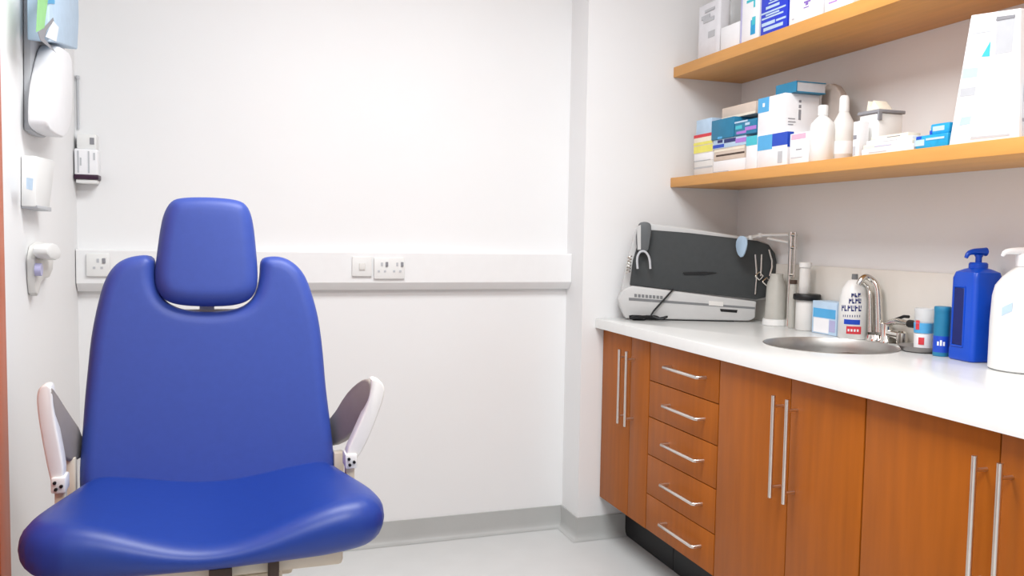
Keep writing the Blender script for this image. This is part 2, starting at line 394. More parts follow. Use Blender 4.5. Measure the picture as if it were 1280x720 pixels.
# ------------------------------------------------------------ treatment chair
CX = -.040
def make_chair():
    t = thing('treatment_chair', 'royal blue padded treatment chair with headrest and raised side arms', 'chair', (CX, 1.85, 0))
    # seat
    SX = -.022
    half = [(0, 1.598), (.10, 1.598), (.20, 1.600), (.27, 1.607), (.318, 1.632), (.335, 1.685), (.333, 1.75), (.322, 1.82), (.308, 1.89), (.296, 1.95), (.288, 2.0), (.275, 2.05), (.24, 2.075), (.1, 2.08), (0, 2.08)]
    ol = chaikin([Vector((SX + x, y)) for x, y in half] + [Vector((SX - x, y)) for x, y in reversed(half[1:-1])], 1)
    def top(x, y):
        u = min(1, abs(x - SX) / .27); f = max(0, min(1, (2.03 - y) / .35)); g = .5 * (1 - math.cos(PI * u))
        return .673 - .006 * f + (.030 + .028 * f) * g
    def bot(x, y):
        u = abs(x - SX) / .335
        return .618 + .02 * max(0, u - .6)
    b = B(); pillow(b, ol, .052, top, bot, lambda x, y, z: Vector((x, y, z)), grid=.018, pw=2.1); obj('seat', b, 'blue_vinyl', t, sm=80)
    # backrest plane
    P0 = Vector((CX, 2.03, .66)); N = Vector((0, -1, .17)).normalized(); U = Vector((1, 0, 0)); V = Vector((0, .17, 1)).normalized()
    def loc(x, y, off=0):
        p = onp(P0 + N * off, N, x, y) - (P0 + N * off); return Vector((p.dot(U), p.dot(V)))
    back = [(100, 640), (97, 594), (101, 545), (104, 500), (108, 460), (112, 420), (120, 380), (129, 348), (142, 329), (158, 320), (178, 316.5), (190, 318), (194.5, 326), (194, 345), (198, 362), (207, 376), (222, 384), (245, 388.5), (275, 388.5), (300, 384), (315, 374), (322, 359), (325, 340), (325, 326), (330, 319), (352, 318.5), (369, 327), (383, 343), (393, 372), (400, 400), (405, 440), (408, 480), (413, 520), (417, 553), (420, 590), (418, 640), (260, 645)]
    ol = chaikin([loc(x, y) for x, y in back], 2)
    def tb(x, y): return .0 - .010 * (x / .3) ** 2
    b = B(); pillow(b, ol, .034, lambda x, y: .006 + .010 * (abs(x) / .3) ** 2, lambda x, y: -.062, lambda x, y, z: P0 + U * x + V * y + N * z, grid=.02, pw=2.2)
    obj('backrest', b, 'blue_vinyl_sheen', t, sm=80)
    head = [(225, 245), (262, 244.5), (296, 247.5), (309, 254), (315, 268), (318, 285), (321, 315), (323, 345), (321, 362), (312, 375), (292, 381.5), (258, 382.5), (225, 381), (205, 375), (195, 362), (192, 345), (195, 315), (200, 280), (204, 264), (212, 250)]
    ho = .012
    ol = chaikin([loc(x, y, ho) for x, y in head], 2)
    b = B(); pillow(b, ol, .036, lambda x, y: ho + .014 - .25 * (x * x), lambda x, y: ho - .055, lambda x, y, z: P0 + U * x + V * y + N * z, grid=.016, pw=2.1)
    obj('headrest', b, 'blue_vinyl_sheen', t, sm=80)
    # backrest shell, headrest bracket, hinges
    z1 = loc(258, 420).y; z2 = loc(258, 330).y; xc = loc(258, 380).x
    b = B(); t2 = bmesh.new(); bmesh.ops.create_cube(t2, size=1)
    for v in t2.verts: v.co = Vector((v.co.x * .034, v.co.y * .010, v.co.z))
    for v in t2.verts: v.co = P0 + U * (xc + v.co.x) + V * (z1 - .06 + (v.co.z + .5) * (z2 - z1 + .06)) + N * (-.072 + v.co.y)
    merge(b, t2); obj('headrest_bracket', b, 'white_plastic', t)
    b = B(); ol2 = [(-.22, .03), (.22, .03), (.21, .30), (.13, .42), (-.13, .42), (-.21, .30)]
    prism(b, [P0 + U * x + V * y + N * -.0635 for x, y in ol2], N * -.03, bev=.008); obj('back_shell', b, 'cream_metal', t)
    # frame under the seat
    b = B(); box(b, CX - .27, CX + .27, 1.70, 2.06, .570, .6175, bev=.010); obj('seat_frame', b, 'cream_metal', t)
    b = B(); box(b, CX + .010, CX + .052, 1.64, 1.70, .560, .614, bev=.004); obj('front_bracket', b, 'dark_brown', t)
    b = B(); box(b, CX + .120, CX + .140, 1.66, 1.72, .565, .612, bev=.004); obj('release_lever', b, 'dark_brown', t)
    b = B(); prism(b, [(CX - .15, 1.72, .565), (CX - .15, 1.98, .565), (CX - .15, 2.10, .14), (CX - .15, 1.72, .14)], (.30, 0, 0), bev=.012); obj('lift_column', b, 'cream_metal', t)
    b = B(); prism(b, [(CX - .25, 1.62, .0), (CX - .29, 1.68, .0), (CX - .29, 2.3, .0), (CX + .29, 2.3, .0), (CX + .29, 1.68, .0), (CX + .25, 1.62, .0)], (0, 0, .14), bev=.02, seg=3); obj('base', b, 'cream_metal', t)
    b = B(); box(b, CX - .20, CX + .20, 2.10, 2.15, .40, .64, bev=.01); obj('back_hinge', b, 'cream_metal', t)
    # arms
    def arm(shell, pad, tipy, rooty, tipx, rootx, side, piv, post):
        b = B(); prism(b, chaikin([on(1, tipy, x, y) for x, y in shell], 1), (0, .042, 0), bev=.005, seg=3); a = obj('armrest', b, 'white_plastic', t, sm=50)
        A = on(1, tipy + .004, tipx, 500); R = on(1, rooty, rootx, 540); d = (R - A); d.z = 0; d.normalize(); N2 = Vector((-d.y, d.x, 0))
        if N2.y > 0: N2 = -N2
        b = B(); prism(b, chaikin([onp(A, N2, x, y) for x, y in pad], 1), N2 * -.028, bev=.006, seg=3)
        p = obj('arm_pad', b, 'arm_grey', a, sm=50)
        b = B(); q = on(1, tipy - .004, *piv); box(b, q.x - .014, q.x + .014, q.y - .004, q.y + .046, q.z - .020, q.z + .014, bev=.004); obj('pivot_bracket', b, 'white_plastic', t)
        b = B()
        for dx, dz in ((-.006, .004), (.006, -.004), (-.004, -.010)): tube(b, [(q.x + dx, q.y - .009, q.z + dz), (q.x + dx, q.y - .001, q.z + dz)], .0035, n=10)
        obj('pivot_screws', b, 'black', t)
        b = B(); q2 = on(1, tipy + .10, *post); box(b, q2.x - .012, q2.x + .012, q2.y, q2.y + .03, .58, q2.z, bev=.003)
        xx = sorted((q.x, CX + side * .26)); box(b, xx[0] , xx[1], q.y + .012, q.y + .042, q.z - .075 , q.z - .045, bev=.003)
        box(b, q.x - .010, q.x + .010, q.y + .012, q.y + .042, q.z - .075, q.z - .012, bev=.003); obj('arm_support', b, 'cream_metal', t)
    arm([(464, 473), (474, 474.5), (480, 481), (482, 491), (474, 516), (461, 549), (448, 573), (440, 580), (433, 574), (434, 564), (440, 551), (448, 533), (460, 506), (464, 485)],
        [(454, 473), (461, 475), (463, 483), (462, 498), (457, 514), (442, 537), (426, 552), (408, 560), (402, 530), (415, 519), (430, 494), (442, 481)], 1.93, 2.08, 462, 417, 1, (439, 575), (424, 566))
    arm([(49, 483), (61, 480), (65, 488), (66, 512), (71, 540), (77, 570), (80, 592), (76, 612), (69, 622), (60, 592), (52, 550), (47, 520), (45, 496)],
        [(65, 483), (70, 488), (85, 512), (104, 540), (108, 570), (92, 578), (78, 571), (71, 540), (66.5, 512), (64.5, 494)], 1.93, 2.08, 66, 102, -1, (73, 605), (86, 573))
    return t
make_chair()

# ------------------------------------------------------------ shelf contents
def item(name, label, cat, Xf, x0, x1, yt, zb, dep, mats, ym=None, ztop=None, front=(), near=(), group=None, bev=.0015, back=None):
    """carton whose broad face stands at X = Xf and spans pixel columns x0..x1; front / near give printed areas"""
    ym = ym or (yt + 20)
    ya = on(0, Xf, x0, ym).y; yb = on(0, Xf, x1, ym).y
    zt = ztop or on(0, Xf, (x0 + x1) / 2, yt).z
    b = B(); box(b, Xf, Xf + dep, yb, ya - .0008, zb, zt, 0, bev=bev)
    for k_, (u0, v0, u1, v1, mi) in enumerate(front):
        box(b, Xf - .0006 - .0002 * k_, Xf + .0004, ya - (ya - yb) * u1, ya - (ya - yb) * u0, zb + (zt - zb) * v0, zb + (zt - zb) * v1, mi)
    for k_, (u0, v0, u1, v1, mi) in enumerate(near):
        box(b, Xf + dep * u0, Xf + dep * u1, yb - .0006 - .0002 * k_, yb + .0004, zb + (zt - zb) * v0, zb + (zt - zb) * v1, mi)
    o = obj(name, b, mats)
    tag(o, label, cat, group); return zt
Z1 = 1.5062
G = 'cartons and packets on the lower shelf'
# left stack, furthest from the camera
z = item('card_box', 'pale grey flat box at the bottom of the far-left stack', 'box', 1.82, 867, 890, 201, Z1, .2, ['off_white', 'grey_light'], front=[(0, .5, 1, .62, 1)], group=G)
z = item('card_box', 'plain white flat box second from the bottom of the far-left stack', 'box', 1.82, 867, 890, 191.5, z + .0003, .2, ['paper_white', 'grey_light'], front=[(0, .0, .9, .1, 1)], group=G)
z = item('card_box', 'yellow flat box in the far-left stack on the lower shelf', 'box', 1.82, 867, 890, 181.5, z + .0003, .2, ['cream_paper', 'yellow'], front=[(.0, .1, 1, .95, 1)], group=G)
z = item('card_box', 'cream flat box with a red top band above the yellow one', 'box', 1.82, 867, 890, 167.5, z + .0003, .2, ['cream_paper', 'red', 'yellow'], front=[(0, .72, 1, 1, 1), (0, .05, 1, .3, 2)], group=G)
z = item('card_box', 'pale blue box on top of the far-left stack', 'box', 1.825, 870, 889, 149, z + .0003, .18, ['pale_blue'], group=G)
# second stack
z = item('card_box', 'white flat box under the brown-striped box', 'box', 1.82, 891, 931, 199.5, Z1, .16, ['paper_white', 'grey_light'], front=[(0, .1, .5, .2, 1)], group=G)
z = item('card_box', 'beige flat box with a dark brown stripe', 'box', 1.82, 892, 930, 184, z + .0003, .16, ['beige_card', 'dark_brown', 'cream_paper'], front=[(.08, .35, 1, .5, 1), (0, .75, 1, .9, 2)], group=G)
z = item('leaflet_pack', 'thin blue and white printed pack under the teal box', 'pack', 1.82, 891, 932, 172, z + .0003, .16, ['pale_blue', 'navy', 'deep_blue', 'lilac'], front=[(0, .1, .35, .45, 2), (.35, .5, .7, .9, 1), (.7, .3, 1, .75, 3), (.15, .6, .3, .9, 1)], group=G)
z0s = z
z = item('card_box', 'plain teal box left of the patterned teal box', 'box', 1.815, 889, 917, 148.5, z0s + .0003, .17, ['teal', 'sky_blue', 'navy'], front=[(.3, 0, .5, .12, 1)], group=G)
zt = item('card_box', 'teal box patterned with pale blue and lilac, right of the plain teal box', 'box', 1.815, 918, 945, 150, z0s + .0003, .17, ['teal', 'lilac', 'teal_light', 'pale_blue'], front=[(.1, .1, .55, .28, 1), (.5, .25, 1, .5, 1), (.05, .45, .35, .7, 2), (.5, .62, .7, .8, 3), (0, .88, .6, 1, 3)], group=G)
ya = on(0, 1.84, 902, 140).y
item('card_box', 'long beige box lying on top of the teal boxes', 'box', 1.84, 902, 944, 131, max(z, zt) + .0005, .12, ['beige_card', 'cream_paper'], front=[(0, 0, 1, .2, 1)], group=G)
# middle
z = item('card_box', 'white box with sky blue and royal blue top band', 'box', 1.80, 947, 984, 167.5, Z1, .2, ['paper_white', 'sky_blue', 'deep_blue', 'grey_light', 'pink'], front=[(0, .55, .5, 1, 1), (.5, .62, 1, 1, 2), (.7, .1, .85, .45, 3)], near=[(0, .55, .12, 1, 2)], group=G)
item('card_box', 'small white box with a teal top edge beside the blue-banded box', 'box', 1.80, 932.5, 946, 170, Z1, .19, ['paper_white', 'teal_light'], front=[(0, .72, 1, 1, 1)], group=G)
zb = item('card_box', 'big white box with a sky blue corner and small dark lettering on its side', 'box', 1.81, 947.5, 981, 120, z + .0004, .14, ['paper_white', 'sky_blue', 'grey_mid', 'paper_white', 'pink'], front=[(0, .62, .42, 1, 1), (.18, .76, .26, .86, 3)],
     near=[(.40, .78, .47, .84, 2), (.40, .64, .47, .72, 2), (.40, .34, .47, .6, 2), (.1, .35, .3, .37, 2), (.1, .27, .32, .29, 2), (.1, .2, .25, .22, 2)], group=G)
# binder lying on the big box
t = thing('ring_binder', 'teal-spined binder lying on top of the big white box', 'binder', (1.88, 2.52, zb))
ya = on(0, 1.835, 964, 110).y; yb = on(0, 1.835, 996, 110).y
b = B(); zz = zb + .0005; box(b, 1.835, 1.955, yb, ya - .03, zz, zz + .003); box(b, 1.835, 1.955, yb, ya - .03, zz + .034, zz + .037); box(b, 1.833, 1.837, yb, ya - .03, zz, zz + .037); obj('cover', b, 'teal', t)
b = B(); box(b, 1.838, 1.953, yb + .002, ya - .035, zz + .0033, zz + .0337); obj('pages', b, 'grey_light', t)
# pink & white box
item('card_box', 'white box with a pink top panel, in front of the big white box', 'box', 1.79, 987, 1010.5, 166, Z1, .06, ['paper_white', 'pink', 'grey_mid', 'grey_light'], front=[(.08, .8, .85, .97, 1), (.35, .45, .65, .48, 2), (.1, .2, .7, .22, 3)], group=G)
def bottle(name, label, cat, xpix, X, zb, ytop, halfpx, mats, parts, ym=None, n=32, group=None, sy=1):
    """lathe-turned bottle; parts: list of (part name, [(radius fraction, height fraction)...], material)"""
    ym = ym or ytop + 20
    p = on(0, X, xpix, ym); h = on(0, X, xpix, ytop).z - zb
    dist = (p - EYE).dot(VF); r = halfpx * dist / F
    t = thing(name, label, cat, (p.x, p.y, zb), group)
    for pn, pr_, mt in parts:
        b = B(); lathe(b, [(r * a, h * c) for a, c in pr_], (p.x, p.y, zb + .0002), n=n); obj(pn, b, mt, t, sm=50)
    return t, Vector((p.x, p.y, zb)), r, h
body = [(.9, 0), (1, .02), (1, .60), (.92, .68), (.6, .76), (.38, .80), (.38, .82)]
cap = [(.42, .82), (.42, .98), (.36, 1.0)]
bottle('plastic_bottle', 'white frosted bottle with a narrow cap, left of its taller twin on the lower shelf', 'bottle', 1028.5, 1.825, Z1, 132, 14.8, None, [('body', body, 'frosted'), ('cap', cap, 'white_plastic')])
bottle('plastic_bottle', 'tall white bottle left of the dark-lidded tub on the lower shelf', 'bottle', 1055, 1.885, Z1, 120, 14.5, None,
       [('body', [(.9, 0), (1, .02), (1, .50), (.9, .58), (.5, .72), (.4, .76)], 'off_white'), ('cap', [(.42, .76), (.40, .96), (.3, 1.0)], 'white_plastic'), ('label', [(1.006, .12), (1.01, .13), (1.01, .3), (1.006, .31)], 'paper_white')])
# taupe pouch standing behind the bottles
p0 = [on(0, 1.985, *q) for q in ((1026, 158), (1026, 124), (1029, 109), (1036, 104), (1044, 107), (1050, 116), (1050, 140), (1046, 160), (1043, 196), (1028, 196))]
for q in p0:
    q.z = max(q.z, Z1 + .0005)
b = B(); prism(b, p0, (.03, 0, 0), bev=.006, seg=3); tag(obj('paper_pouch', b, 'taupe'), 'taupe rounded pouch standing behind the two white bottles', 'pouch')
# clear tub with dark lid + white slim bottle in front
t = thing('storage_tub', 'translucent tub with a thin dark lid on the lower shelf', 'tub', (1.87, 2.03, Z1))
ya = on(0, 1.84, 1074, 160).y; yb = on(0, 1.84, 1098, 160).y; zt = on(0, 1.84, 1085, 143).z
b = B(); box(b, 1.84, 1.93, yb, ya, Z1 + .0003, zt, bev=.004); obj('body', b, 'frosted', t)
b = B(); box(b, 1.835, 1.935, yb - .005, ya + .005, zt, zt + .010, bev=.002); box(b, 1.836, 1.848, yb - .005, yb + .002, zt - .022, zt + .002); obj('lid', b, 'grey_mid', t)
zl = zt + .0102
b = B(); prism(b, [(1.86, ya - .004, zl), (1.86, ya - .010, zl + .035), (1.86, ya - .020, zl + .012), (1.86, ya - .032, zl + .034), (1.86, ya - .055, zl + .01), (1.86, ya - .06, zl)], (.05, 0, 0), bev=.0015)
tag(obj('folded_tissue', b, 'cream_paper'), 'crumpled cream tissue lying on the dark tub lid', 'tissue')
item('card_box', 'narrow white upright box in front of the translucent tub', 'box', 1.79, 1066, 1074, 152, Z1, .035, ['paper_white', 'grey_mid', 'grey_light'], front=[(.1, .5, .6, .62, 1), (.1, .05, .5, .3, 2)], group=G)
# packets lying flat
yy = [(1076, 1112), (1090, 1136), (1100, 1143)]
z = Z1
for i, (a, c) in enumerate(((1076, 1141), (1078, 1139), (1082, 1139), (1088, 1134))):
    lab = ['bottom white paper packet of the flat pile on the lower shelf', 'cream paper packet second from the bottom of the flat pile', 'white paper packet third from the bottom of the flat pile', 'short cream packet on top of the flat pile'][i]
    z = item('dressing_packet', lab, 'packet', 1.79 + .004 * i, a, c, [183.5, 178, 173, 168.5][i], z + .0003, .045 + .01 * (i > 9), [['paper_white', 'grey_light'], ['cream_paper', 'lavender'], ['paper_white', 'grey_light'], ['cream_paper', 'grey_mid']][i], front=[(.15 + .1 * i, .3, .5 + .1 * i, .5, 1)], group='flat dressing packets on the lower shelf')
z = item('wipes_pack', 'bright cyan pack lying at the right end of the flat packets', 'pack', 1.79, 1143, 1184, 168, Z1, .09, ['bright_cyan', 'pale_blue', 'deep_blue'], front=[(.0, .25, .3, .7, 1), (.05, .75, .2, .95, 2), (.35, .6, .9, .75, 1)], group='cyan packs', bev=.005)
item('wipes_pack', 'smaller cyan pack stacked on the larger cyan one', 'pack', 1.80, 1162, 1186, 154, z + .0003, .08, ['bright_cyan', 'pale_blue', 'deep_blue'], front=[(.15, .3, .75, .75, 1), (0, 0, .12, .4, 2)], group='cyan packs', bev=.004)
# tall leaning white leaflet carton
def facep(pts, X): return [on(0, X, *q) for q in pts]
t = thing('leaflet_carton', 'tall white leaning carton with teal corner and grey panels on the lower shelf', 'carton', (1.9, 1.6, Z1))
f = facep([(1186, 181), (1274, 170), (1276, 10), (1214, 19)], 1.79); f[0].z = f[1].z = Z1 + .0005
f2 = f[:]; b = B(); prism(b, f, (.12, 0, 0), bev=.002); obj('body', b, 'paper_white', t)
def panel(name, pts, m, X=1.79):
    b = B(); prism(b, facep(pts, X), (-.0007, 0, 0)); return obj(name, b, m, t)
panel('printed_band', [(1203, 98), (1221, 96), (1223, 84), (1204, 86)], 'pale_blue')
panel('printed_band', [(1200, 121), (1218, 119), (1220, 108), (1201, 111)], 'grey_light')
panel('printed_band', [(1199, 157), (1212, 155), (1214, 145), (1202, 147)], 'pale_blue')
panel('printed_triangle', [(1227, 71), (1237, 70.5), (1238.5, 51)], 'teal_light')
panel('printed_band', [(1216, 43), (1239, 39.5), (1240, 38), (1217, 41)], 'grey_light')
panel('printed_panel', [(1244, 68), (1265, 65), (1269, 20), (1246, 22)], 'grey_light')
panel('printed_lettering', [(1245, 26), (1268, 22), (1269, 18), (1246, 21)], 'grey_mid', 1.7885)
panel('printed_band', [(1213, 174.5), (1262, 169.5), (1262, 167), (1214, 171)], 'grey_light')
item('card_box', 'grey box at the right edge beside the tall white carton', 'box', 1.80, 1279, 1310, 100, Z1, .12, ['grey_light', 'grey_mid'], front=[(0, .3, .3, .36, 1)], group=G)

# upper shelf
Z2 = 1.9622; G2 = 'packages on the upper shelf'
t = thing('clear_bag', 'crumpled clear plastic bag at the far end of the upper shelf', 'bag', (1.86, 2.9, Z2))
ya = on(0, 1.82, 872, 40).y; yb = on(0, 1.82, 898, 40).y
b = B(); box(b, 1.82, 1.875, yb, ya, Z2 + .0003, Z2 + .23, bev=.015, seg=3)
for v in b.verts: v.co += Vector((random.uniform(-.003, .003), random.uniform(-.004, .004), random.uniform(0, .004)))
obj('film', b, 'clear_pack', t)
b = B(); box(b, 1.830, 1.865, yb + .014, ya - .014, Z2 + .008, Z2 + .125, bev=.004); obj('tissue_content', b, 'paper_white', t)
for z0, z1_, k0, k1 in ((.085, .11, .55, .85), (.15, .165, .3, .8), (.165, .18, .2, .6), (.190, .2, .35, .8)):
    b = B(); box(b, 1.817, 1.8195, ya - (ya - yb) * k1, ya - (ya - yb) * k0, Z2 + z0, Z2 + z1_)
    obj('printed_mark', b, 'grey_light', t)
# glass jar of pebbles behind a small white box
t, c, r, h = bottle('glass_jar', 'glass jar of brownish pebbles on the upper shelf', 'jar', 914, 1.985, Z2, -45, 16.5, None, [('glass', [(.9, 0), (1, .03), (1, .8), (.8, .9), (.8, 1)], 'clear_plastic')], ym=30)
b = B()
for i in range(60):
    a = random.uniform(0, 2 * PI); rr = math.sqrt(random.random()) * (r - .014); s = random.uniform(.008, .012)
    tt = bmesh.new(); bmesh.ops.create_icosphere(tt, subdivisions=2, radius=s)
    merge(b, tt, 0, Matrix.Translation((c.x + rr * math.cos(a), c.y + rr * math.sin(a), c.z + .014 + (i // 6) * .0135)) @ Matrix.Diagonal((1, .85, .75, 1)))
o = obj('pebbles', b, 'stone', t)
item('card_box', 'small plain white box in front of the pebble jar', 'box', 1.80, 901, 924, 31, Z2, .05, ['paper_white'], ym=45, group=G2)
item('card_box', 'white box with a teal droplet and green curve on the upper shelf', 'box', 1.79, 926, 949, -30, Z2, .1, ['paper_white', 'teal_light', 'bright_cyan', 'lavender'], ym=30, front=[(.55, .10, .8, .32, 2), (.62, .24, .8, .36, 1), (.3, .6, .75, .64, 1), (.68, .5, .76, .62, 1), (0, 0, .07, 1, 3)], group=G2)
rows = [(.12, .07, .85, .12), (.05, .15, .55, .2), (.6, .16, .95, .19), (.05, .25, .85, .275), (.2, .29, .7, .315), (.03, .33, .93, .355), (.2, .39, .7, .43), (.3, .46, .8, .48), (.35, .5, .7, .55), (.1, .6, .9, .7), (.1, .8, .6, .9)]
item('card_box', 'royal blue box covered in white lettering on the upper shelf', 'box', 1.785, 951, 984, -42, Z2, .11, ['box_blue', 'pale_blue'], ym=25, front=[(*q, 1) for q in rows], group=G2)
item('card_box', 'white box with small purple lettering right of the blue lettered box', 'box', 1.785, 986.5, 1028, -50, Z2, .12, ['paper_white', 'purple_ink', 'grey_light'], ym=15, front=[(.45, .30, .65, .33, 1), (.5, .26, .58, .3, 1), (.45, .22, .6, .235, 1), (.1, .1, .16, .12, 2)], group=G2)
item('card_box', 'white box with pink lettering at the right end of the visible upper shelf', 'box', 1.785, 1031, 1066, -60, Z2, .12, ['paper_white', 'pink', 'lilac'], ym=5, front=[(.15, .22, .5, .25, 1), (.55, .24, .8, .28, 2), (.15, .16, .45, .18, 2)], group=G2)

# ------------------------------------------------------------ on the worktop
ZW = ZT + .0004
def cp(x, X, ym=400): p = on(0, X, x, ym); p.z = ZW; return p
def hz(x, y, X): return on(0, X, x, y).z

# device in its carrying case
def device():
    A = Vector((1.555, 3.010, ZW)); Bp = Vector((1.962, 2.852, ZW)); d = (Bp - A).normalized(); N = Vector((d.y, -d.x, 0))
    if N.y > 0: N = -N
    t = thing('equipment_case', 'open grey equipment case with black foam lid on the worktop', 'case', (A + Bp) / 2)
    P = lambda x, y, o=0: onp(A - N * o, N, x, y)
    # base
    b = B()
    base = [(776, 386), (782, 397), (936, 405), (944, 398), (946, 377), (790, 357), (779, 362), (772, 374)]
    pts = [P(*q) for q in base]
    mz = min(p.z for p in pts); 
    for p in pts:
        if p.z < ZW + .012: p.z = ZW + .004
    prism(b, pts, -N * .06, bev=.007, seg=3); bs = obj('case_base', b, 'case_grey', t)
    b = B(); prism(b, [P(x, y, -.0008) for x, y in ((786, 372), (944, 384), (944, 386.5), (786, 375.5))], -N * .002); obj('seam_line', b, 'case_dark_grey', bs)
    b = B(); prism(b, [P(x, y, -.0012) for x, y in ((886, 376), (904, 377.5), (904, 383), (886, 381.5))], -N * .003); obj('latch', b, 'off_white', bs)
    b = B(); prism(b, [P(x, y, -.0012) for x, y in ((900, 386), (922, 387.5), (921, 391), (901, 389.5))], -N * .003); obj('carry_slot', b, 'black', bs)
    b = B()
    for i in range(8): prism(b, [P(793 + i * 4.6 + q[0], 367.3 + i * .35 + q[1], -.0012) for q in ((0, 0), (3.2, .3), (3.2, 4.2), (0, 4))], -N * .003)
    obj('lettering', b, 'case_dark_grey', bs)
    b = B(); prism(b, [P(x, y) + Vector((0, 0, 0)) for x, y in ((798, 399), (934, 405), (934, 407), (798, 402))], -N * .06)
    for v in b.verts: v.co.z = min(max(v.co.z, ZW), ZW + .0035)
    bmesh.ops.remove_doubles(b, verts=b.verts, dist=1e-5)
    b.free()
    b = B(); box(b, 0, 1, 0, 1, 0, 1)
    a0, a1 = A + d * .02, Bp - d * .03
    for v in b.verts: v.co = (a0.lerp(a1, v.co.x) - N * (.004 + .07 * v.co.y)) * 1 + Vector((0, 0, .0035 * v.co.z))
    obj('rubber_foot', b, 'black', t)
    # lid: light rim and dark foam
    b = B(); prism(b, [P(x, y, .020) for x, y in ((776, 364), (783, 330), (795, 286), (806, 278), (860, 285), (948, 299), (961, 305), (970, 318), (972, 345), (962, 374), (944, 376))], -N * .03, bev=.006, seg=3)
    lid = obj('lid_shell', b, 'case_grey', t)
    b = B(); prism(b, [P(x, y, .0195) for x, y in ((787, 356), (791, 325), (800, 295), (808, 287), (860, 291), (946, 301), (960, 306), (968, 317), (971, 335), (962, 370), (944, 374))], N * .014, bev=.003)
    obj('foam_lining', b, 'foam_dark', lid)
    b = B(); prism(b, [P(x, y, .0045) for x, y in ((853, 340.5), (880, 339.5), (897, 341), (880, 344), (855, 343.5))], N * .002); obj('foam_recess', b, 'black', lid)
    b = B()
    for pts_ in ([(944, 318), (946, 345), (944, 368)], [(952, 318), (951, 345)], [(961, 312), (966, 330), (962, 345)]): tube(b, [P(x, y, .001) for x, y in pts_], .004, n=10, smoothit=1)
    for (x, y) in ((949, 345), (958, 352)): tube(b, [P(x - 5, y, -.002), P(x, y + 5, -.004), P(x + 5, y, -.002), P(x, y - 5, 0), P(x - 5, y, -.002)], .004, n=10)
    obj('chrome_clips', b, 'chrome', lid)
    # handset standing at the left of the lid
    b = B(); prism(b, chaikin([P(x, y, -.012) for x, y in ((797, 281), (802, 277), (811, 278), (814, 283), (812, 300), (809, 316), (797, 316), (794, 300))], 1), N * .018, bev=.003)
    hs = obj('handset', b, 'handset_grey', t)
    b = B(); prism(b, [P(x, y, -.0312) for x, y in ((796, 283), (801, 281), (801, 312), (797, 312))], N * .002); obj('handset_panel', b, 'case_grey', hs)
    b = B(); tube(b, [P(x, y, -.030) for x, y in ((797, 336), (796, 322), (800, 314), (807, 314), (812, 322), (813, 336))], .0045, n=10, smoothit=2); obj('hook', b, 'grey_light', hs)
    b = B(); pts_ = []
    for i in range(40):
        a = i * .9; q = P(787 - i * .06, 320 + i * .55, -.018); pts_.append(q + d * .008 * math.cos(a) + N * .006 * math.sin(a))
    tube(b, pts_, .0028, n=8, smoothit=1); obj('coiled_lead', b, 'chrome', hs)
    return A, d, N, P
A_, d_, N_, P_ = device()
# black lead lying from the case onto the worktop
b = B(); pts_ = [P_(842, 361, -.006), P_(834, 370, -.008), P_(824, 381, -.010), P_(815, 391, -.012)]
q = P_(812, 396, -.024); q.z = ZW + .004; pts_.append(q)
for i in range(26):
    s = i / 25; a = i * 1.25; r_ = P_(782 + 50 * abs(math.sin(s * 7)), 396, -.034); pts_.append(Vector((r_.x + .010 * math.cos(a), r_.y - .008 * math.sin(a), ZW + .0045 + .016 * abs(math.sin(a * .7)))))
tube(b, pts_, .0038, n=8, smoothit=1); tag(obj('cable', b, 'black'), 'thin black cable bundled at the left foot of the grey case', 'cable')

# long-lever mixer on the wall side: white jointed arm with pale blue paddle
t = thing('elbow_tap', 'tall chrome tap with jointed arm and pale blue paddle beside the case', 'tap', cp(988, 2.05))
Xt = 2.05
b = B(); p = cp(985.5, Xt); zt = hz(986, 290, Xt)
tube(b, [(p.x, p.y, ZW), (p.x, p.y, zt)], .009, n=16); lathe(b, [(.013, 0), (.013, .008), (.011, .016), (.010, .03)], (p.x, p.y, ZW)); tube(b, [(p.x + .002, p.y - .020, ZW + .19), (p.x + .002, p.y - .020, zt)], .005, n=10)
for z in (ZW + .195, zt - .06, zt - .012): tube(b, [(p.x, p.y, z), (p.x + .002, p.y - .022, z)], .008, n=10)
obj('riser', b, 'chrome', t)
b = B(); a1 = on(0, Xt, 986, 293); a2 = on(0, Xt - .04, 950, 294); a3 = on(0, Xt - .08, 938, 297); a4 = on(0, Xt - .132, 926, 297)
tube(b, [a1, a2], .006, n=10); tube(b, [a2, a3], .006, n=10); tube(b, [a3, a4], .004, n=10); tube(b, [on(0, Xt, 986, 303), on(0, Xt - .03, 960, 298)], .005, n=10)
for q in (a2, a3): lathe(b, [(.009, -.008), (.011, 0), (.009, .008)], q, n=14)
obj('jointed_arm', b, 'white_plastic', t)
b = B(); q = [on(0, Xt - .135, *k) for k in ((923, 295), (931, 295), (933.5, 302), (931, 315), (926.5, 323), (921, 317), (919, 304))]
prism(b, chaikin(q, 1), (.006, 0, 0), bev=.0015); obj('paddle', b, 'paddle_blue', t)

def small_bottle(*a, **k): return bottle(*a, **k)
bottle('spray_bottle', 'translucent grey bottle with a white base beside the grey case', 'bottle', 970, 2.035, ZW, 342, 13, None,
       [('body', [(1.06, .12), (1.0, .16), (.9, .78), (.62, .92), (.6, 1)], 'bottle_grey'), ('base_ring', [(1.2, 0), (1.22, .03), (1.15, .115), (1.02, .12)], 'white_plastic')], ym=370)
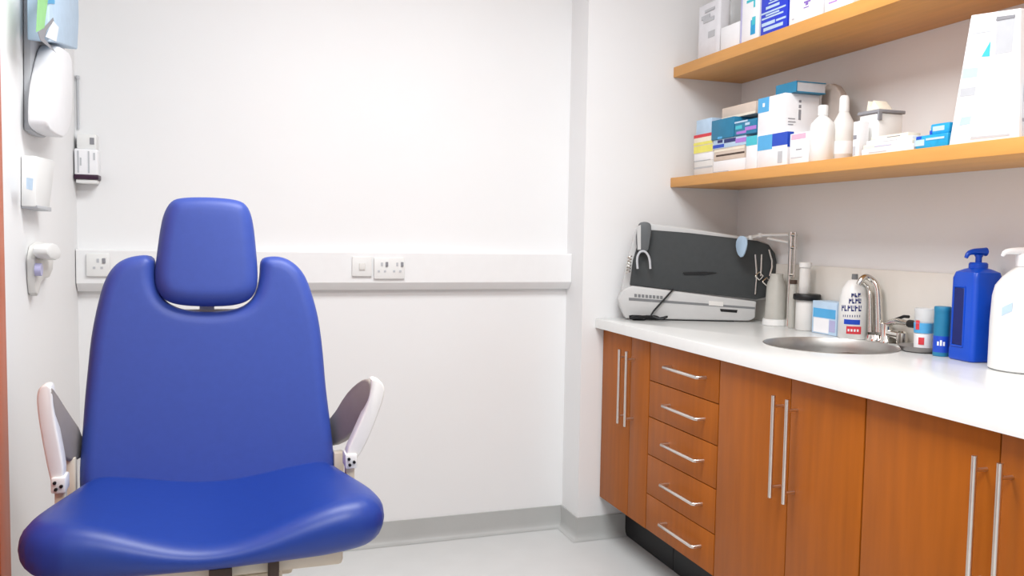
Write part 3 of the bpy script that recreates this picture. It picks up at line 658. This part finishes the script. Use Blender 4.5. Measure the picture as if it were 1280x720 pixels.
# white tube on dark-lidded jar
t, c, r, h = bottle('storage_jar', 'off-white jar with a flat black lid behind the sink', 'jar', 1008, 2.035, ZW, 367.5, 13, None,
       [('body', [(.92, 0), (1, .03), (1, .80), (.95, .84)], 'off_white'), ('lid', [(1.22, .84), (1.28, .87), (1.28, .97), (1.2, 1.0)], 'black')], ym=390)
bottle('plastic_bottle', 'small ribbed white tube bottle standing on the black jar lid', 'bottle', 1006, 2.035, ZW + h + .0004, 328, 6.8, None,
       [('body', [(.9, 0), (1, .03), (.96, .80), (.8, .84)], 'off_white'), ('cap', [(1.08, .84), (1.08, .98), (1.0, 1)], 'white_plastic')], ym=350)
bottle('glass_vial', 'slim clear cylinder left of the black-lidded jar', 'vial', 991, 2.03, ZW, 350, 5, None,
       [('tube_body', [(.9, 0), (1, .03), (.95, .85), (.7, .92)], 'bottle_grey'), ('stopper', [(.9, .92), (.9, 1)], 'dark_brown')], ym=370)
# blue and white box
z_t = hz(1032, 377, 1.985)
item('card_box', 'pale blue and white box left of the white lettered bottle', 'box', 2.010, 1015, 1046, 377, ZW + .0002, .07, ['pale_blue', 'sky_blue', 'paper_white', 'lavender'], ym=395, front=[(.05, .5, .95, .78, 1), (.08, .04, .7, .48, 2), (.72, .1, .95, .45, 3)])
# white bottle with lettering
t, c, r, h = bottle('cleaner_bottle', 'white bottle with navy lettering and a blue and red label, left of the curved tap', 'bottle', 1067, 2.032, ZW, 347, 17.5, None,
       [('body', [(.94, 0), (1, .02), (1.0, .50), (.97, .66), (.82, .82), (.5, .94), (.36, .97)], 'white_plastic'), ('cap', [(.2, .97), (.22, .985), (.2, 1.06)], 'case_dark_grey')], ym=385, n=48)
def wrap(bm, c, r, a0, a1, z0, z1, mi=0, n=6, eps=.0005, tilt=0):
    rows = []
    for i in range(n + 1):
        a = a0 + (a1 - a0) * i / n; dz = tilt * i / n
        rows.append([bm.verts.new((c.x + (r + e) * math.cos(a), c.y + (r + e) * math.sin(a), c.z + z + dz)) for e, z in ((eps, z0), (eps, z1), (-.0005, z1), (-.0005, z0))])
    for p, q in zip(rows, rows[1:]):
        for k in range(4): f = bm.faces.new((p[k], p[(k + 1) % 4], q[(k + 1) % 4], q[k])); f.material_index = mi
    bm.faces.new(rows[0]).material_index = mi; bm.faces.new(rows[-1]).material_index = mi
fa = math.atan2(-c.y, -c.x) - .28
b = B()
for k, (z0, z1, a, e, n_) in enumerate(((.36, .395, -.45, .85, 8), (.455, .55, -.60, .85, 6), (.585, .665, -.05, .8, 4), (.69, .755, .1, .75, 3))):
    for i in range(n_):
        s0 = a + (e - a) * i / n_; wd = (e - a) / n_; lift = .012 * i / n_
        wrap(b, c, r, fa + s0, fa + s0 + wd * .30, h * (z0 + lift), h * (z1 + lift), n=2)
        if k: wrap(b, c, r, fa + s0 + wd * .30, fa + s0 + wd * .78, h * ((z0 if i % 2 else (z0 + z1) / 2) + lift), h * ((z0 if i % 2 else (z0 + z1) / 2) + .026 + lift), n=2)
        if k and i % 3 != 1: wrap(b, c, r, fa + s0 + wd * .6, fa + s0 + wd * .80, h * ((z0 + z1) / 2 + lift), h * (z1 + lift), n=2)
obj('lettering', b, 'navy', t)
b = B(); wrap(b, c, r, fa - .35, fa + .75, h * .245, h * .325); obj('blue_label_bar', b, 'deep_blue', t)
b = B(); wrap(b, c, r, fa - .15, fa + .85, h * .09, h * .215); obj('red_label_block', b, 'red', t)
b = B()
for i in range(4): wrap(b, c, r, fa - .05 + i * .2, fa + .07 + i * .2, h * .13, h * .17, n=2, eps=.001)
obj('label_lettering', b, 'paper_white', t)

# gooseneck tap
Xg = 2.052
t = thing('gooseneck_tap', 'chrome gooseneck tap rising behind the sink', 'tap', cp(1094, Xg))
b = B(); p = cp(1094, Xg, 415)
pp = [on(0, Xg, 1099, 415)] + [on(0, Xg - dx, x, y) for x, y, dx in ((1099, 400, 0), (1098, 375, 0), (1097, 358, .0), (1090, 349, .01), (1082, 345, .03), (1077, 349, .045), (1073, 356, .055))]
tube(b, pp, [.0125, .0085], n=18, smoothit=2); obj('spout', b, 'chrome', t, sm=60)
b = B(); tube(b, [on(0, Xg, 1088, 415), on(0, Xg, 1088, 385), on(0, Xg, 1087.5, 366), on(0, Xg, 1084, 357), on(0, Xg - .02, 1078, 352)], [.0105, .006], n=16, smoothit=2); obj('swivel_pipe', b, 'chrome', t, sm=60)
b = B(); lathe(b, [(.030, 0), (.030, .006), (.027, .012), (.024, .022)], (p.x, p.y, ZW)); obj('base_collar', b, 'chrome', t)
t = thing('mixer_tap', 'low chrome mixer with black lever tip between the curved tap and the dish', 'tap', cp(1112, Xg))
p = cp(1108, Xg + .005, 415)
b = B(); z1 = hz(1108, 403, Xg); lathe(b, [(.023, 0), (.023, .006), (.018, .012), (.018, z1 - ZW - .004), (.013, z1 - ZW)], (p.x, p.y, ZW)); q = cp(1128, Xg + .005, 415); tube(b, [(p.x, p.y, ZW + .032), (q.x, q.y, ZW + .030)], .014, n=16); lathe(b, [(.017, 0), (.017, .040), (.010, .046)], (q.x, q.y, ZW)); obj('valve_body', b, 'chrome', t)
b = B(); tube(b, [(p.x, p.y, z1 - .006), on(0, Xg - .015, 1120, 401), on(0, Xg - .03, 1137, 405)], [.011, .009], n=14, smoothit=1); obj('lever', b, 'chrome', t)
b = B(); tube(b, [on(0, Xg - .03, 1137, 404.5), on(0, Xg - .04, 1148, 406)], .0125, n=14); obj('lever_tip', b, 'black', t)
b = B(); tube(b, [on(0, Xg, 1118, 400), on(0, Xg, 1130, 395.5), on(0, Xg, 1136, 396)], .005, n=10); obj('side_lever', b, 'black', t)

# kidney dish with cup, teal canister
q = cp(1150, 2.0, 430)
b = B(); sp = [(.0, .0008), (.036, .0008), (.040, .002), (.047, .016), (.050, .017), (.048, .018), (.044, .016), (.037, .005), (.0, .0045)]
lathe(b, sp, (q.x, q.y, ZW), n=40, sx=1.25, sy=1.3, cap=False); bmesh.ops.remove_doubles(b, verts=b.verts, dist=1e-5); tag(obj('metal_dish', b, 'dish_grey'), 'shallow grey metal dish left of the blue pump bottle', 'dish')
t = thing('plastic_cup', 'clear plastic cup with a blue band standing in the metal dish', 'cup', (q.x, q.y, ZW + .0055))
cc = Vector((q.x - .002, on(0, 1.985, 1156, 420).y + .018, ZW + .0056)); hh = hz(1156, 386, 1.985) - cc.z
b = B(); lathe(b, [(.0, 0), (.025, 0), (.0285, hh), (.0270, hh), (.0238, .002), (0, .002)], cc, cap=False); bmesh.ops.remove_doubles(b, verts=b.verts, dist=1e-5); obj('cup_wall', b, 'clear_plastic', t)
b = B(); lathe(b, [(.0266, hh * .42), (.0279, hh * .66), (.0284, hh * .66), (.0272, hh * .42)], cc, cap=False); obj('blue_band', b, 'sky_blue', t)
b = B(); lathe(b, [(.0252, hh * .06), (.0264, hh * .40), (.0271, hh * .40), (.0258, hh * .06)], cc, cap=False); obj('white_band', b, 'paper_white', t)
b = B(); fa = math.atan2(-cc.y, -cc.x); wrap(b, cc, .0278, fa - .9, fa - .45, hh * .5, hh * .72); obj('pink_mark', b, 'red', t)
b = B(); wrap(b, cc, .0268, fa - .5, fa + .1, hh * .15, hh * .32); obj('red_mark', b, 'red', t)
t, c, r, h = bottle('wipes_canister', 'teal cylindrical canister between the dish and the blue pump bottle', 'canister', 1177.5, 1.985, ZW, 383, 9.5, None,
       [('body', [(.96, 0), (1, .03), (1, .90)], 'teal'), ('lid', [(1.03, .90), (1.03, .98), (.95, 1)], 'teal'), ('label', [(1.005, .08), (1.012, .09), (1.012, .40), (1.005, .41)], 'deep_blue')], ym=410)
fa = math.atan2(-c.y, -c.x); b = B()
for i in range(3): wrap(b, c, r * 1.012, fa - .5 + i * .35, fa - .28 + i * .35, h * .22, h * (.30 + .03 * (i % 2)), n=2)
obj('lettering', b, 'paper_white', t)

# blue square pump bottle
def blue_bottle():
    X = 1.998; p = cp(1214.5, X, 430); h = hz(1214, 336, X) - ZW
    t = thing('pump_bottle', 'royal blue square pump bottle with a dark slot window', 'bottle', p)
    yaw = math.radians(-6); R = Matrix.Translation((p.x + .01, p.y, ZW)) @ Matrix.Rotation(yaw, 4, 'Z')
    def sec(bm, prof, mi=0):
        rings = []
        for sx, sy, z, rr in prof:
            ring = []
            for k, (cx, cy) in enumerate(((1, 1), (-1, 1), (-1, -1), (1, -1))):
                for j in range(5):
                    a = PI / 2 * k + PI / 2 * j / 4; ring.append(bm.verts.new(R @ Vector((cx * (sx - rr) + rr * math.cos(a), cy * (sy - rr) + rr * math.sin(a), z))))
            rings.append(ring)
        n = 20
        for a, c in zip(rings, rings[1:]):
            for i in range(n): bm.faces.new((a[i], a[(i + 1) % n], c[(i + 1) % n], c[i]))
        bm.faces.new(rings[0]); bm.faces.new(rings[-1])
    W, D = .050, .048
    b = B(); sec(b, [(W * .94, D * .94, .0003, .012), (W * 1.0, D * 1.0, .004, .014), (W, D, .03, .014), (W * .97, D * .97, .036, .014), (W * .97, D * .97, h * .90, .014), (W * .90, D * .90, h * .965, .018), (W * .6, D * .62, h * 1.0, .02), (.024, .024, h * 1.01, .0235)])
    obj('body', b, 'bottle_blue', t, sm=35)
    # slot window on the face toward the far-left
    b = B()
    for v0 in [0]:
        tt = bmesh.new(); bmesh.ops.create_cube(tt, size=1)
        for v in tt.verts: v.co = Vector((-W * .97 + v.co.x * .0035, .010 + v.co.y * .038, h * .48 + v.co.z * h * .62))
        bmesh.ops.bevel(tt, geom=tt.edges[:], offset=.0012, segments=1, affect='EDGES'); merge(b, tt, 0, R)
    obj('slot_window', b, 'slot_blue', t)
    b = B(); hy, hz_ = .021, h * .325
    for (y0_, z0_, y1_, z1_) in ((-hy, -hz_, hy, -hz_), (hy, -hz_, hy, hz_), (hy, hz_, -hy, hz_), (-hy, hz_, -hy, -hz_)):
        tube(b, [R @ Vector((-W * .97, .010 + y0_, h * .48 + z0_)), R @ Vector((-W * .97, .010 + y1_, h * .48 + z1_))], .0028, n=8)
    obj('slot_rim', b, 'bottle_blue', t)
    c = R @ Vector((0, 0, 0)); zn = hz(1220, 328, X) - ZW; ztop = hz(1220, 311, X) - ZW
    b = B(); lathe(b, [(.0245, h * 1.0), (.0245, zn - .004), (.021, zn)], (c.x, c.y, ZW), n=32); obj('collar', b, 'bottle_blue', t)
    b = B(); lathe(b, [(.0085, zn), (.0085, ztop - .024), (.013, ztop - .016)], (c.x, c.y, ZW), n=20)
    dv = (-VR * .9 + Vector((-.25, -.1, 0))).normalized(); dv.z = 0
    c3 = Vector((c.x, c.y, ZW + ztop)); tube(b, [c3 - dv * .021 + Vector((0, 0, -.008)), c3 + Vector((0, 0, -.008)), c3 + dv * .018 + Vector((0, 0, -.008)), c3 + dv * .034 + Vector((0, 0, -.013)), c3 + dv * .040 + Vector((0, 0, -.026))], [.0125, .0045], n=14, smoothit=1)
    obj('pump_head', b, 'bottle_blue', t, sm=60)
blue_bottle()
# large white pump bottle at the right edge
X = 1.985
t, c, r, h = bottle('pump_bottle', 'large white round pump bottle at the right end of the worktop', 'bottle', 1283, X, ZW, 331, 40, None,
       [('body', [(.93, 0), (1, .015), (1.0, .45), (.97, .70), (.90, .80), (.72, .88), (.48, .95), (.36, .98), (.33, 1.0)], 'white_plastic'), ('collar', [(.38, .985), (.38, 1.09), (.30, 1.11)], 'paper_white')], ym=400, n=48)
b = B(); zt = hz(1280, 309, X); lathe(b, [(.008, h * 1.1), (.008, zt - ZW - .012)], (c.x, c.y, ZW), n=16)
dv = Vector((-VR.x, -VR.y, 0)).normalized(); c3 = Vector((c.x, c.y, zt - .010))
tube(b, [c3 - dv * .03, c3, c3 + dv * .045, c3 + dv * .066 + Vector((0, 0, -.003)), c3 + dv * .072 + Vector((0, 0, -.014))], [.014, .0035], n=14, smoothit=1); obj('pump_head', b, 'paper_white', t, sm=60)
fa = math.atan2(-c.y, -c.x); b = B(); wrap(b, c, r * .985, fa - .72, fa - .40, h * .52, h * .60, tilt=.015, eps=.001); obj('blue_mark', b, 'pale_blue', t)

# ------------------------------------------------------------ left wall & corner
def lw(pts, X): return [on(0, X, *q) for q in pts]
t = thing('glove_dispenser', 'wall dispenser holding a blue and green pack over a white apron roll', 'dispenser', (XL, 2.75, 1.5))
b = B(); f = lw([(29, -60), (30, 162), (37, 168), (48, 172), (72, 150), (76, -60)], XL + .002); prism(b, f, (.016, 0, 0), bev=.002); obj('back_plate', b, 'grey_light', t)
b = B(); prism(b, lw([(33, -50), (34, 50), (50, 52), (74, 60), (76, 20), (74, -50)], XL + .019), (.05, 0, 0), bev=.004, seg=3); pk = obj('glove_pack', b, 'pale_blue', t)
def lp(name, pts, m, par, X): b = B(); prism(b, lw(pts, X), (.001, 0, 0)); return obj(name, b, m, par)
Xq = XL + .0692
lp('green_panel', [(48, -20), (45, 40), (55, 35), (62, -20)], 'green_pack', pk, Xq)
lp('blue_patch', [(54, -20), (55, 4), (68, 5), (68, -20)], 'bright_cyan', pk, Xq)
lp('blue_stripe', [(47, 40), (55, 34), (66, 22), (67, 26), (58, 38), (55, 48), (70, 66), (62, 60), (50, 50)], 'grey_mid', pk, Xq)
lp('white_patch', [(57, 46), (66, 26), (73, 34), (70, 52)], 'paper_white', pk, Xq)
b = B(); prism(b, chaikin(lw([(48, 56), (55, 57), (68, 66), (70, 90), (69, 150), (60, 172), (48, 168), (36, 160), (34, 148), (35, 115), (40, 85)], XL + .019), 1), (.045, 0, 0), bev=.006, seg=3); obj('apron_roll', b, 'paper_white', t, sm=50)
t = thing('paper_dispenser', 'small pale wall box under the apron roll', 'dispenser', (XL, 2.55, 1.3))
b = B(); prism(b, lw([(26, 194), (26, 258), (44, 262), (52, 200)], XL + .001), (.035, 0, 0), bev=.005); obj('body', b, 'white_plastic', t)
b = B(); prism(b, lw([(26.5, 256), (27, 260), (46, 264), (46, 259)], XL + .0015), (.036, 0, 0), bev=.001); obj('bottom_lip', b, 'grey_light', t)
b = B(); prism(b, lw([(33, 222), (33, 236), (40, 238), (41, 223)], XL + .0362), (.001, 0, 0)); obj('printed_mark', b, 'pale_blue', t)
t = thing('sanitiser_dispenser', 'small white wall dispenser with a lavender button near the chair', 'dispenser', (XL, 2.6, 1.05))
b = B(); prism(b, chaikin(lw([(32, 310), (34, 365), (38, 372), (42, 348), (56, 346), (58, 312), (46, 300)], XL + .001), 1), (.02, 0, 0), bev=.004); obj('body', b, 'off_white', t)
b = B(); prism(b, chaikin(lw([(40, 306), (41, 322), (57, 326), (60, 314), (52, 303)], XL + .0215), 1), (.035, 0, 0), bev=.005); obj('hood', b, 'white_plastic', t)
b = B(); q = on(0, XL + .03, 49, 337); tube(b, [(XL + .0215, q.y, q.z), (XL + .036, q.y, q.z)], .017, n=20); obj('push_button', b, 'lavender', t)
# corner container
t = thing('wall_container', 'small translucent container with a plum band in the left corner', 'container', (-.447, YB, 1.42))
x0, x1 = -.484, -.410
b = B(); box(b, x0, x1, YB - .068, YB - .001, 1.432, 1.528, bev=.006, seg=3); obj('body', b, 'paper_white', t)
b = B(); box(b, x0 - .001, x1 + .001, YB - .070, YB - .0005, 1.424, 1.440, bev=.002); obj('band', b, 'plum', t)
b = B(); box(b, x0 + .004, x1 - .004, YB - .064, YB - .001, 1.410, 1.4238, bev=.003); obj('foot', b, 'white_plastic', t)
b = B(); box(b, x0 + .006, x1 - .006, YB - .05, YB - .001, 1.5285, 1.58, bev=.004); obj('top_cover', b, 'white_plastic', t)
b = B(); box(b, -.437, -.423, YB - .0515, YB - .0495, 1.545, 1.568); obj('indicator_window', b, 'grey_mid', t)
for xa, za, zc_ in ((-.466, 1.470, 1.497), (-.474, 1.445, 1.52), (-.441, 1.445, 1.52), (-.424, 1.49, 1.515)):
    b = B(); box(b, xa, xa + .005, YB - .0695, YB - .0675, za, zc_); obj('printed_mark', b, 'grey_light', t)
b = B(); tube(b, [(-.478, YB - .006, 1.60), (-.478, YB - .006, 1.775)], .0035, n=10); lathe(b, [(.006, 0), (.006, .012)], (-.478, YB - .0065, 1.772), n=12); obj('hanging_cord', b, 'grey_light', t)

# ceiling panel frames around the lamps
for px_, py_ in PANELS:
    t = thing('ceiling_light', 'flat white ceiling light panel above the room', 'ceiling light', (px_, py_, CEIL), 'ceiling light panels')
    b = B()
    for x0, x1, y0, y1 in ((-.62, .62, -.32, -.295), (-.62, .62, .295, .32), (-.62, -.595, -.295, .295), (.595, .62, -.295, .295)):
        box(b, px_ + x0, px_ + x1, py_ + y0, py_ + y1, CEIL - .025, CEIL - .0003, bev=.002)
    obj('frame', b, 'lamp_frame', t)
